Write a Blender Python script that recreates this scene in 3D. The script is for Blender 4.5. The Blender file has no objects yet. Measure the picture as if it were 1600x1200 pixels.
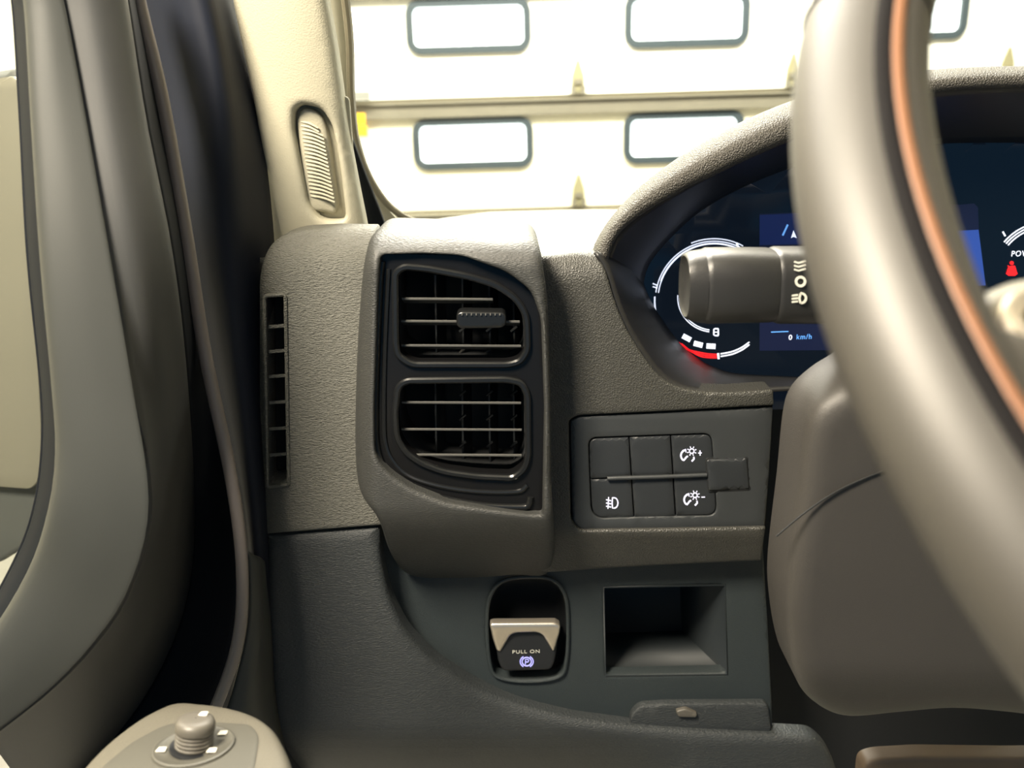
import bpy, bmesh, math, random
import numpy as np
from mathutils import Vector, Matrix
from mathutils.geometry import delaunay_2d_cdt
random.seed(3)
C = bpy.context.scene.collection
SC = bpy.context.scene

# ------------------------------------------------------------------ camera
FPX = 1386.0
PITCH, ROLL = math.radians(18), math.radians(1.7)
CAM = np.array([0.0, 0.0, 1.75])
FW = np.array([0, math.cos(PITCH), -math.sin(PITCH)])
R0 = np.array([1.0, 0, 0]); U0 = np.array([0, math.sin(PITCH), math.cos(PITCH)])
RT = math.cos(ROLL) * R0 - math.sin(ROLL) * U0
UP = math.cos(ROLL) * U0 + math.sin(ROLL) * R0
cd = bpy.data.cameras.new('camera')
cam = bpy.data.objects.new('camera', cd); C.objects.link(cam)
cd.sensor_width = 36; cd.lens = 36 * FPX / 1600
cd.clip_start = 0.01; cd.clip_end = 60
M = Matrix.Identity(4)
for i in range(3):
    M[i][0], M[i][1], M[i][2], M[i][3] = RT[i], UP[i], -FW[i], CAM[i]
cam.matrix_world = M
cd.dof.use_dof = True; cd.dof.focus_distance = 0.60; cd.dof.aperture_fstop = 9.0
SC.camera = cam

# ------------------------------------------------------------------ exposure, world, lights
SC.view_settings.view_transform = 'Standard'
SC.view_settings.look = 'None'
SC.view_settings.gamma = 1
SC.view_settings.exposure = 0.0
try:
    SC.cycles.use_denoising = True
    SC.cycles.max_bounces = 8
    SC.cycles.sample_clamp_indirect = 6
except Exception:
    pass
w = bpy.data.worlds.new('world'); SC.world = w; w.use_nodes = True
w.node_tree.nodes['Background'].inputs[0].default_value = (0.14, 0.55, 1.0, 1)
w.node_tree.nodes['Background'].inputs[1].default_value = 0.27

def area(name, loc, target, size, power, col, sy=None):
    l = bpy.data.lights.new(name, 'AREA'); l.energy = power; l.color = col
    l.size = size
    if sy: l.shape = 'RECTANGLE'; l.size_y = sy
    o = bpy.data.objects.new(name, l); C.objects.link(o)
    o.location = loc
    d = Vector(target) - Vector(loc)
    o.rotation_euler = d.to_track_quat('-Z', 'Y').to_euler()
    return o
WARM = (1.0, 0.86, 0.66)
area('garage_ceiling_light', (0.6, 3.1, 4.0), (0.6, 4.3, 1.9), 4.5, 560, (1.0, 0.95, 0.84), 0.5)
area('added_side_light', (-2.3, 1.6, 4.3), (-2.3, 1.6, 0), 2.0, 160, (1.0, 0.93, 0.78), 0.4)  # added to brighten the left wall and the door mirror
area('added_key_light', (-0.38, -0.03, 2.36), (-0.18, 0.6, 1.65), 0.26, 46, (1.0, 0.88, 0.70))  # added key from the upper left, stands for no known cab lamp
area('added_rear_fill', (0.9, -1.9, 2.6), (0.3, 0.5, 1.6), 0.9, 6.5, (1.0, 0.84, 0.70))  # added warm fill from behind the camera, no known lamp there
area('windshield_light', (-0.1, 1.9, 3.2), (0.0, 0.7, 1.5), 1.0, 110, (1.0, 0.93, 0.82))

# ------------------------------------------------------------------ projection helpers
def ray(px, py):
    return RT * ((px - 800) / FPX) + UP * ((600 - py) / FPX) + FW
def at(px, py, Y):
    r = ray(px, py); return CAM + r * (Y / r[1])
def atx(px, py, X):
    r = ray(px, py); return CAM + r * (X / r[0])

# ------------------------------------------------------------------ materials
def lin(c):
    return tuple(((v / 255) / 12.92 if v <= 10 else (((v / 255) + 0.055) / 1.055) ** 2.4) for v in c)
def mat(name, col, rough=0.5, metal=0.0, grain=0, gtype='leather', bump=0.3, var=0.12, coat=0.0, spec=0.5, emit=None, estr=1.0, stretch=(1, 1, 1), dirt=0.0, srgb=True, bd=.0012):
    m = bpy.data.materials.new(name); m.use_nodes = True
    nt = m.node_tree; b = nt.nodes['Principled BSDF']
    c = lin(col) if srgb else col
    b.inputs['Base Color'].default_value = (*c, 1)
    b.inputs['Roughness'].default_value = rough
    b.inputs['Metallic'].default_value = metal
    b.inputs['Coat Weight'].default_value = coat
    b.inputs['Specular IOR Level'].default_value = spec
    if emit:
        b.inputs['Emission Color'].default_value = (*lin(emit), 1)
        b.inputs['Emission Strength'].default_value = estr
    tc = nt.nodes.new('ShaderNodeTexCoord'); mp = nt.nodes.new('ShaderNodeMapping')
    mp.inputs['Scale'].default_value = stretch
    mp.inputs['Rotation'].default_value = (0, 0.6 if stretch != (1, 1, 1) else 0, 0)
    nt.links.new(tc.outputs['Object'], mp.inputs['Vector'])
    ns = nt.nodes.new('ShaderNodeTexNoise'); ns.inputs['Scale'].default_value = 14; ns.inputs['Detail'].default_value = 5
    nt.links.new(tc.outputs['Object'], ns.inputs['Vector'])
    if var:
        mx = nt.nodes.new('ShaderNodeMix'); mx.data_type = 'RGBA'
        mx.inputs[6].default_value = (*[v * (1 - var) for v in c], 1)
        mx.inputs[7].default_value = (*[min(1, v * (1 + var)) for v in c], 1)
        nt.links.new(ns.outputs['Fac'], mx.inputs[0])
        nt.links.new(mx.outputs[2], b.inputs['Base Color'])
        if dirt:
            n3 = nt.nodes.new('ShaderNodeTexNoise'); n3.inputs['Scale'].default_value = 60; n3.inputs['Detail'].default_value = 8
            nt.links.new(tc.outputs['Object'], n3.inputs['Vector'])
            cr = nt.nodes.new('ShaderNodeValToRGB'); cr.color_ramp.elements[0].position = 0.55; cr.color_ramp.elements[1].position = 0.75
            nt.links.new(n3.outputs['Fac'], cr.inputs['Fac'])
            m2 = nt.nodes.new('ShaderNodeMath'); m2.operation = 'MULTIPLY'; m2.inputs[1].default_value = dirt
            nt.links.new(cr.outputs['Color'], m2.inputs[0])
            mz = nt.nodes.new('ShaderNodeMix'); mz.data_type = 'RGBA'
            nt.links.new(m2.outputs[0], mz.inputs[0]); nt.links.new(mx.outputs[2], mz.inputs[6])
            mz.inputs[7].default_value = (0.30, 0.27, 0.21, 1)
            nt.links.new(mz.outputs[2], b.inputs['Base Color'])
    if grain:
        if gtype == 'leather':
            g = nt.nodes.new('ShaderNodeTexVoronoi'); g.feature = 'F1'; g.inputs['Scale'].default_value = grain; out = g.outputs['Distance']
        else:
            g = nt.nodes.new('ShaderNodeTexNoise'); g.inputs['Scale'].default_value = grain; g.inputs['Detail'].default_value = 3; out = g.outputs['Fac']
        nt.links.new(mp.outputs['Vector'], g.inputs['Vector'])
        bp = nt.nodes.new('ShaderNodeBump'); bp.inputs['Strength'].default_value = bump; bp.inputs['Distance'].default_value = bd
        nt.links.new(out, bp.inputs['Height']); nt.links.new(bp.outputs['Normal'], b.inputs['Normal'])
    return m
def glass(name, tint=(1, 1, 1), refl=0.05):
    m = bpy.data.materials.new(name); m.use_nodes = True; nt = m.node_tree; nt.nodes.clear()
    o = nt.nodes.new('ShaderNodeOutputMaterial'); t = nt.nodes.new('ShaderNodeBsdfTransparent'); t.inputs[0].default_value = (*tint, 1)
    g = nt.nodes.new('ShaderNodeBsdfGlossy'); g.inputs['Roughness'].default_value = 0.02
    mx = nt.nodes.new('ShaderNodeMixShader'); mx.inputs[0].default_value = refl
    nt.links.new(t.outputs[0], mx.inputs[1]); nt.links.new(g.outputs[0], mx.inputs[2]); nt.links.new(mx.outputs[0], o.inputs[0])
    return m

GR = (1, 1, 3.2)
m_side = mat('grey_grained_plastic', (86, 86, 80), 0.5, grain=420, gtype='noise', bump=1.0, bd=.002, stretch=GR, var=0.15)
m_low = mat('dark_grained_plastic', (43, 47, 49), 0.55, grain=450, gtype='noise', bump=0.8, stretch=GR)
m_pod = mat('satin_vent_shell', (49, 50, 49), 0.48, grain=480, gtype='noise', bump=0.5, stretch=GR, var=0.1)
m_pad = mat('leather_grain_vinyl', (55, 55, 52), 0.45, grain=950, bump=0.45, var=0.1)
m_black = mat('glossy_black_plastic', (15, 15, 16), 0.28, var=0.0, dirt=0.06, spec=0.35)
m_rim = mat('outlet_rim_plastic', (22, 23, 24), 0.22, var=0, dirt=0.05)
m_matte = mat('matt_black_plastic', (24, 26, 29), 0.5, var=0.1)
m_slat = mat('vent_slat_plastic', (70, 70, 68), 0.35, var=0.1, dirt=0.1)
m_vane = mat('dusty_vane_plastic', (20, 24, 27), 0.5, var=0.2, dirt=0.12)
m_void = mat('duct_and_gap_black', (9, 12, 15), 0.8, var=0)
m_panel = mat('switch_panel_plastic', (46, 49, 51), 0.5, grain=1600, gtype='noise', bump=0.15)
m_button = mat('switch_button_plastic', (36, 39, 42), 0.5, grain=1600, gtype='noise', bump=0.1)
m_knee = mat('knee_panel_plastic', (38, 45, 47), 0.55, grain=1300, gtype='noise', bump=0.5)
m_white_ink = mat('white_backlit_symbol', (210, 210, 235), 0.6, var=0, emit=(225, 222, 250), estr=0.75)
m_ink = mat('printed_white_ink', (190, 190, 180), 0.6, var=0)
m_chrome = mat('satin_silver_metal', (215, 205, 190), 0.28, 0.85, var=0.04)
m_pillar = mat('cream_pillar_plastic', (168, 164, 145), 0.5, grain=900, gtype='noise', bump=0.25, var=0.04)
m_doorA = mat('door_upper_trim', (48, 50, 48), 0.55, grain=1600, gtype='noise', bump=0.06, var=0.1)
m_rubber = mat('black_rubber_seal', (12, 16, 22), 0.7, var=0.08, spec=0.12)
m_sealh = mat('grey_rubber_lip', (112, 105, 102), 0.45, var=0.08)
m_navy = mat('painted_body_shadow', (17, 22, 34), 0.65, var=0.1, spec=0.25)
m_wheel = mat('smooth_wheel_leather', (52, 50, 47), 0.52, grain=1500, gtype='noise', bump=0.06, var=0.05, spec=0.6)
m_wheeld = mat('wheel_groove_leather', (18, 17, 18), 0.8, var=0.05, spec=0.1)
m_wheelt = mat('tan_rim_reflection', (108, 72, 48), 0.55, var=0.04)  # tan base colour stands in for a warm reflection
m_shroud = mat('column_cover_plastic', (54, 52, 50), 0.5, grain=1500, gtype='noise', bump=0.2, var=0.1)
m_stalk = mat('stalk_plastic', (38, 38, 38), 0.4, grain=1600, gtype='noise', bump=0.15, var=0.05)
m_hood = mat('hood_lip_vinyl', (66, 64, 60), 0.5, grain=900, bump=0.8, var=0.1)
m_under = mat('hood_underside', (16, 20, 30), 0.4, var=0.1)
m_screen = mat('display_glass', (5, 8, 12), 0.12, var=0, spec=0.4, emit=(10, 18, 28), estr=1.0)
m_emw = mat('lit_white_mark', (200, 210, 230), 0.5, var=0, emit=(225, 232, 250), estr=1.1)
m_emr = mat('lit_red_mark', (200, 20, 20), 0.5, var=0, emit=(240, 28, 38), estr=1.0)
m_emb = mat('lit_blue_panel', (10, 20, 60), 0.4, var=0, emit=(14, 28, 68), estr=1.0)
m_emb2 = mat('lit_bright_blue_panel', (10, 20, 60), 0.4, var=0, emit=(50, 82, 160), estr=1.0)
m_emc = mat('lit_cyan_mark', (60, 120, 200), 0.4, var=0, emit=(110, 170, 240), estr=1.0)
m_arm = mat('armrest_vinyl', (86, 83, 74), 0.55, grain=900, gtype='noise', bump=0.2, var=0.08)
m_armp = mat('control_plate_plastic', (74, 73, 67), 0.5, var=0.08)
m_knob = mat('rubberised_knob', (80, 77, 71), 0.45, var=0.05)
m_gwhite = mat('garage_white_paint', (240, 238, 226), 0.6, var=0.02)
m_gcream = mat('garage_cream_paint', (236, 230, 206), 0.65, var=0.03)
m_gband = mat('galvanised_rail', (120, 115, 100), 0.5, 0.2, var=0.08, dirt=0.2)
m_frame = mat('window_gasket', (52, 62, 66), 0.5, var=0.05)
m_hinge = mat('galvanised_hinge', (150, 144, 112), 0.5, 0.3, var=0.1)
m_day = mat('daylight_pane', (230, 240, 245), 0.3, var=0, emit=(245, 252, 255), estr=2.2)
m_yellow = mat('yellow_tape', (235, 180, 40), 0.5, var=0.04)
m_track = mat('door_track_steel', (150, 150, 142), 0.45, 0.4, var=0.08)
m_floor = mat('concrete_floor', (120, 118, 112), 0.7, var=0.15)
m_wall = mat('garage_wall_paint', (205, 198, 172), 0.7, var=0.04)
m_vanw = mat('white_van_paint', (245, 245, 242), 0.3, coat=0.6, var=0)
m_mirror = mat('mirror_beige_reflection', (120, 117, 104), 0.35, 0.2, var=0.05)  # beige reflection of the garage put into the glass base colour
m_mirh = mat('mirror_housing_plastic', (70, 72, 70), 0.6, var=0.15)
m_glass = glass('clear_glass', (0.97, 1.0, 0.98), 0.03)
m_tint = glass('side_glass', (0.95, 0.98, 0.95), 0.04)

# ------------------------------------------------------------------ object helpers
def thing(name, label, cat, loc, group=None):
    o = bpy.data.objects.new(name, None); C.objects.link(o)
    o.location = Vector([float(v) for v in loc]); o.empty_display_size = 0.02
    o['label'] = label; o['category'] = cat
    if group: o['group'] = group
    return o
def wloc(o):
    v = Vector(o.location)
    while o.parent: o = o.parent; v = v + o.location
    return v
def link(name, me, m, parent=None, sharp=35):
    me.materials.clear(); me.materials.append(m)
    for p in me.polygons: p.use_smooth = True
    me.set_sharp_from_angle(angle=math.radians(sharp))
    o = bpy.data.objects.new(name, me); C.objects.link(o)
    if parent:
        o.parent = parent
        if parent.type == 'EMPTY':
            me.transform(Matrix.Translation(-wloc(parent)))
        # a mesh parent sits at the same origin as its own parent
    return o
def raw(name, V, F, m, parent=None, sharp=35, recalc=True):
    me = bpy.data.meshes.new(name)
    me.from_pydata([tuple(float(c) for c in v) for v in V], [], F)
    if recalc:
        bm = bmesh.new(); bm.from_mesh(me)
        bmesh.ops.remove_doubles(bm, verts=bm.verts, dist=1e-6)
        bmesh.ops.recalc_face_normals(bm, faces=bm.faces); bm.to_mesh(me); bm.free()
    me.update()
    p = parent; off = None
    while p is not None and p.type != 'EMPTY': p = p.parent
    if p is not None: off = wloc(p)
    o = link(name, me, m, None, sharp)
    if parent is not None:
        o.parent = parent
        me.transform(Matrix.Translation(-off)) if off is not None else None
    return o
def struct(o, label=None):
    o['kind'] = 'structure'
    if label: o['label'] = label
    return o
def tag(o, label, cat, group=None):
    o['label'] = label; o['category'] = cat
    if group: o['group'] = group
    return o

def cat_rom(P, n=8, closed=False):
    P = [np.array(p, float) for p in P]; out = []; N = len(P)
    rng = range(N) if closed else range(N - 1)
    for i in rng:
        p1, p2 = P[i], P[(i + 1) % N]
        p0 = P[(i - 1) % N] if (closed or i > 0) else 2 * p1 - p2
        p3 = P[(i + 2) % N] if (closed or i + 2 < N) else 2 * p2 - p1
        for k in range(n):
            t = k / n
            out.append(0.5 * ((2 * p1) + (-p0 + p2) * t + (2 * p0 - 5 * p1 + 4 * p2 - p3) * t * t + (-p0 + 3 * p1 - 3 * p2 + p3) * t ** 3))
    if not closed: out.append(P[-1])
    return out
def resample(P, n):
    P = np.array(P, float); d = np.r_[0, np.cumsum(np.linalg.norm(np.diff(P, axis=0), axis=1))]
    t = np.linspace(0, d[-1], n)
    return np.stack([np.interp(t, d, P[:, k]) for k in range(P.shape[1])], 1)
def rounded(P, rad, seg=6):
    """fillet each corner of a closed polygon; rad is a number or a list"""
    N = len(P); out = []
    rs = rad if isinstance(rad, (list, tuple)) else [rad] * N
    for i in range(N):
        p = np.array(P[i], float); a = np.array(P[i - 1], float); b = np.array(P[(i + 1) % N], float)
        u = a - p; v = b - p; lu, lv = np.linalg.norm(u), np.linalg.norm(v)
        r = min(rs[i], 0.48 * lu, 0.48 * lv)
        if r < 0.3: out.append(p); continue
        s, e = p + u / lu * r, p + v / lv * r
        for k in range(seg + 1):
            t = k / seg; out.append((1 - t) ** 2 * s + 2 * t * (1 - t) * p + t * t * e)
    return [tuple(q) for q in out]
def inside(P, poly):
    P = np.asarray(P); x, y = P[:, 0], P[:, 1]; r = np.zeros(len(P), bool); Q = np.asarray(poly); n = len(Q)
    for i in range(n):
        x1, y1 = Q[i - 1]; x2, y2 = Q[i]
        c = ((y1 > y) != (y2 > y))
        with np.errstate(divide='ignore', invalid='ignore'):
            xi = (x2 - x1) * (y - y1) / (y2 - y1) + x1
        r ^= c & (x < xi)
    return r
def dist(P, poly):
    P = np.asarray(P, float); Q = np.asarray(poly, float); best = np.full(len(P), 1e9)
    for i in range(len(Q)):
        a, b = Q[i - 1], Q[i]; ab = b - a; L = ab @ ab
        if L < 1e-12: continue
        t = np.clip(((P - a) @ ab) / L, 0, 1)
        best = np.minimum(best, np.linalg.norm(P - (a + t[:, None] * ab), axis=1))
    return best
def dens(poly, step):
    out = []
    for i in range(len(poly)):
        a = np.array(poly[i], float); b = np.array(poly[(i + 1) % len(poly)], float)
        k = max(1, int(np.linalg.norm(b - a) / step))
        for j in range(k): out.append(tuple(a + (b - a) * j / k))
    return out
def pillow(name, outline, Y, thick, m, parent=None, r=3, holes=(), rh=2, step=14, yf=None, rdepth=None, sharp=50):
    """solid panel: outline traced at distance Y, front edge filleted (r in pixels at that distance), extruded back by thick metres along +Y.
    yf(px,py) adds to the depth of the front so the face can curve."""
    sc = Y / FPX
    out = dens(outline, max(4, step)); hs = [dens(h, max(3, step * 0.6)) for h in holes]
    loops = [out] + hs
    pts = []; edges = []
    for L in loops:
        b = len(pts); pts += L; n = len(L); edges += [(b + i, b + (i + 1) % n) for i in range(n)]
    base = list(pts)
    extra = []
    for li, L in enumerate(loops):
        rr = r if li == 0 else rh
        if rr <= 0: continue
        A = np.array(L); T = np.roll(A, -1, 0) - np.roll(A, 1, 0); T /= (np.linalg.norm(T, axis=1)[:, None] + 1e-9)
        Nn = np.stack([-T[:, 1], T[:, 0]], 1)
        fr = (0.12, 0.3, 0.6, 1.0) if rr > 4 else (0.3, 1.0)
        for f in fr:
            for sgn in (1, -1):
                Q = A + Nn * rr * f * sgn
                ok = inside(Q, out)
                for h in hs: ok &= ~inside(Q, h)
                ok &= dist(Q, L) > rr * f * 0.93
                for lj, L2 in enumerate(loops):
                    if lj != li: ok &= dist(Q, L2) > max(1.2, 0.12 * rr)
                extra += [tuple(q) for q in Q[ok]]
    A = np.array(out); lo, hi = A.min(0), A.max(0)
    gx = np.arange(lo[0] + step / 2, hi[0], step); gy = np.arange(lo[1] + step / 2, hi[1], step)
    if len(gx) and len(gy):
        G = np.stack(np.meshgrid(gx, gy), -1).reshape(-1, 2)
        ok = inside(G, out)
        for h in hs: ok &= ~inside(G, h)
        ok &= dist(G, out) > max(r, 2)
        for h in hs: ok &= dist(G, h) > max(rh, 2)
        extra += [tuple(q) for q in G[ok]]
    pts += extra
    vs, es, fs, *_ = delaunay_2d_cdt([Vector(p) for p in pts], edges, [], 0, 1e-4)
    V = np.array([(v.x, v.y) for v in vs]); cen = np.array([V[list(f)].mean(0) for f in fs])
    ok = inside(cen, out)
    for h in hs: ok &= ~inside(cen, h)
    F = [list(f) for f, k in zip(fs, ok) if k]
    used = sorted({i for f in F for i in f}); mp = {i: k for k, i in enumerate(used)}
    V = V[used]; F = [[mp[i] for i in f] for f in F]
    push = np.zeros(len(V))
    for L, rr in [(out, r)] + [(h, rh) for h in hs]:
        if rr <= 0: continue
        d = np.minimum(dist(V, L), rr); k = rdepth if (rdepth and L is out) else 1.0
        push = np.maximum(push, (rr - np.sqrt(np.maximum(0, rr * rr - (rr - d) ** 2))) * k)
    n = len(V); P = []
    for (x, y), q in zip(V, push):
        yy = Y + (yf(x, y) if yf else 0.0)
        p = at(x, y, yy); P.append(p + np.array([0, q * sc, 0]))
    for (x, y) in V:
        yy = Y + (yf(x, y) if yf else 0.0)
        p = at(x, y, yy); P.append(p + np.array([0, max(thick, r * sc * 1.1), 0]))
    cnt = {}
    for f in F:
        for a, b in zip(f, f[1:] + f[:1]): cnt[(a, b)] = cnt.get((a, b), 0) + 1
    FF = [list(f) for f in F] + [[i + n for i in f[::-1]] for f in F]
    for (a, b) in cnt:
        if (b, a) not in cnt: FF.append([b, a, a + n, b + n])
    return raw(name, P, FF, m, parent, sharp)
def grid(name, rows, m, parent=None, thick=0.0, nsub=1, closed=False, sharp=60, flip=1):
    """loft through rows of 3D points (equal counts)"""
    rows = [np.array(r, float) for r in rows]
    if nsub > 1:
        cols = []
        for j in range(len(rows[0])): cols.append(cat_rom([r[j] for r in rows], nsub))
        rows = [np.array([c[i] for c in cols]) for i in range(len(cols[0]))]
    n = len(rows[0]); V = [p for r in rows for p in r]; F = []
    for i in range(len(rows) - 1):
        for j in range(n - 1 + (1 if closed else 0)):
            F.append([i * n + j, i * n + (j + 1) % n, (i + 1) * n + (j + 1) % n, (i + 1) * n + j])
    o = raw(name, V, F, m, parent, sharp)
    if thick:
        s = o.modifiers.new('solid', 'SOLIDIFY'); s.thickness = thick; s.offset = 0
    return o
def sweep(name, path, prof, m, parent=None, closed=False, up=(0, 0, 1), scales=None, cap=True, sharp=40):
    """sweep a closed 2D profile [(a,b)] along a 3D path; a goes along side vector, b along the up-ish vector (up: one vector or one per point)"""
    P = np.array(path, float); n = len(P)
    T = (np.roll(P, -1, 0) - np.roll(P, 1, 0)) if closed else np.gradient(P, axis=0)
    T /= np.linalg.norm(T, axis=1)[:, None]
    V = []; k = len(prof)
    ups = np.broadcast_to(np.array(up, float), (n, 3))
    for i in range(n):
        u = ups[i] - T[i] * (ups[i] @ T[i]); u /= np.linalg.norm(u); s = np.cross(T[i], u)
        sc_ = 1 if scales is None else scales[i]
        for (a, b) in prof: V.append(P[i] + (s * a + u * b) * sc_)
    F = []
    for i in range(n if closed else n - 1):
        for j in range(k):
            a = i * k + j; b = i * k + (j + 1) % k; c = ((i + 1) % n) * k + (j + 1) % k; d = ((i + 1) % n) * k + j
            F.append([a, b, c, d])
    if not closed and cap:
        F.append(list(range(k))); F.append(list(range((n - 1) * k, n * k)))
    return raw(name, V, F, m, parent, sharp)
def circ(r, n=10, ry=None):
    ry = ry or r
    return [(r * math.cos(2 * math.pi * i / n), ry * math.sin(2 * math.pi * i / n)) for i in range(n)]
def tube(name, path, r, m, parent=None, closed=False, n=8, up=(0, -1, 0.01), ry=None):
    return sweep(name, path, circ(r, n, ry), m, parent, closed, up)
def pxpath(P, Y, sub=6):
    if sub > 1: P = cat_rom([tuple(p) + (Y,) if len(p) == 2 else p for p in P], sub)
    else: P = [tuple(p) + (Y,) if len(p) == 2 else p for p in P]
    return [at(p[0], p[1], p[2]) for p in P]
def boxv(c0, c1):
    x0, y0, z0 = c0; x1, y1, z1 = c1
    V = [(x0, y0, z0), (x1, y0, z0), (x1, y1, z0), (x0, y1, z0), (x0, y0, z1), (x1, y0, z1), (x1, y1, z1), (x0, y1, z1)]
    F = [[0, 3, 2, 1], [4, 5, 6, 7], [0, 1, 5, 4], [1, 2, 6, 5], [2, 3, 7, 6], [3, 0, 4, 7]]
    return V, F
class MB:
    def __init__(s): s.V = []; s.F = []
    def add(s, V, F):
        b = len(s.V); s.V += list(V); s.F += [[b + i for i in f] for f in F]; return s
    def box(s, a, b): return s.add(*boxv(a, b))
    def ribbon(s, pts, wpx, Y, closed=False, t=0.0003):
        """flat printed stroke in the plane y=Y"""
        A = np.array(pts, float); n = len(A)
        T = (np.roll(A, -1, 0) - np.roll(A, 1, 0)) if closed else np.gradient(A, axis=0)
        T /= np.linalg.norm(T, axis=1)[:, None] + 1e-9; N = np.stack([-T[:, 1], T[:, 0]], 1) * wpx / 2
        V = []
        for dy in (0, t):
            for sgn in (1, -1):
                for p, q in zip(A, N): V.append(at(*(p + q * sgn), Y) + np.array([0, dy, 0]))
        F = []
        for i in range(n if closed else n - 1):
            j = (i + 1) % n
            F += [[i, j, n + j, n + i], [2 * n + i, 3 * n + i, 3 * n + j, 2 * n + j], [i, 2 * n + i, 2 * n + j, j], [n + i, n + j, 3 * n + j, 3 * n + i]]
        if not closed: F += [[0, n, 3 * n, 2 * n], [n - 1, 3 * n - 1, 4 * n - 1, 2 * n - 1][::1]]
        return s.add(V, F)
    def poly(s, pts, Y, t=0.0003):
        n = len(pts); V = [at(p[0], p[1], Y) for p in pts] + [at(p[0], p[1], Y) + np.array([0, t, 0]) for p in pts]
        return s.add(V, [list(range(n)), list(range(2 * n - 1, n - 1, -1))] + [[i, i + n, (i + 1) % n + n, (i + 1) % n] for i in range(n)])
    def build(s, name, m, parent=None, sharp=35): return raw(name, s.V, s.F, m, parent, sharp)
def arc(cx, cy, r, a0, a1, n=24, ry=None):
    ry = ry or r
    return [(cx + r * math.cos(math.radians(a0 + (a1 - a0) * i / n)), cy - ry * math.sin(math.radians(a0 + (a1 - a0) * i / n))) for i in range(n + 1)]
def text(name, body, px, py, hpx, Y, m, parent, align='CENTER', squeeze=1.0):
    cu = bpy.data.curves.new(name, 'FONT'); cu.body = body; cu.size = hpx * Y / FPX * 1.4; cu.align_x = align; cu.align_y = 'CENTER'; cu.space_character = 1.15; cu.extrude = 0.0001
    t = bpy.data.objects.new('tmp', cu); C.objects.link(t)
    bpy.context.view_layer.update()
    me = bpy.data.meshes.new_from_object(t.evaluated_get(bpy.context.evaluated_depsgraph_get()))
    bpy.data.objects.remove(t)
    me.transform(Matrix.Translation(Vector(at(px, py, Y))) @ Matrix.Rotation(math.pi / 2, 4, 'X') @ Matrix.Diagonal((squeeze, 1, 1, 1)))
    p = parent
    while p is not None and p.type != 'EMPTY': p = p.parent
    if p: me.transform(Matrix.Translation(-wloc(p)))
    o = link(name, me, m); o.parent = parent
    return o

# ================================================================== GARAGE (structure)
D = 4.8
sx = D / (FPX) / (math.cos(PITCH) + 0)   # rough px->m, only for small margins
fl = MB().box((-3.4, -3.6, -0.1), (5.6, D + .4, 0)).build('floor', m_floor); struct(fl)
wf = MB()
jx = at(556, 200, D)[0]                    # left edge of the overhead door opening
wf.box((-3.4, D + 0.10, 0), (jx, D + 0.3, 4.6)); wf.box((jx, D + 0.10, 3.7), (4.4, D + 0.3, 4.6)); wf.box((4.4, D + 0.10, 0), (5.6, D + 0.3, 4.6))
struct(wf.build('wall_front', m_gcream))
struct(MB().box((-3.5, -3.6, 0), (-3.4, D + .3, 4.6)).build('wall_left', m_wall))
struct(MB().box((5.6, -3.6, 0), (5.7, D + .3, 4.6)).build('wall_right', m_wall))
struct(MB().box((-3.5, -3.6, 4.6), (5.7, D + .3, 4.7)).build('ceiling', m_gwhite))

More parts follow.
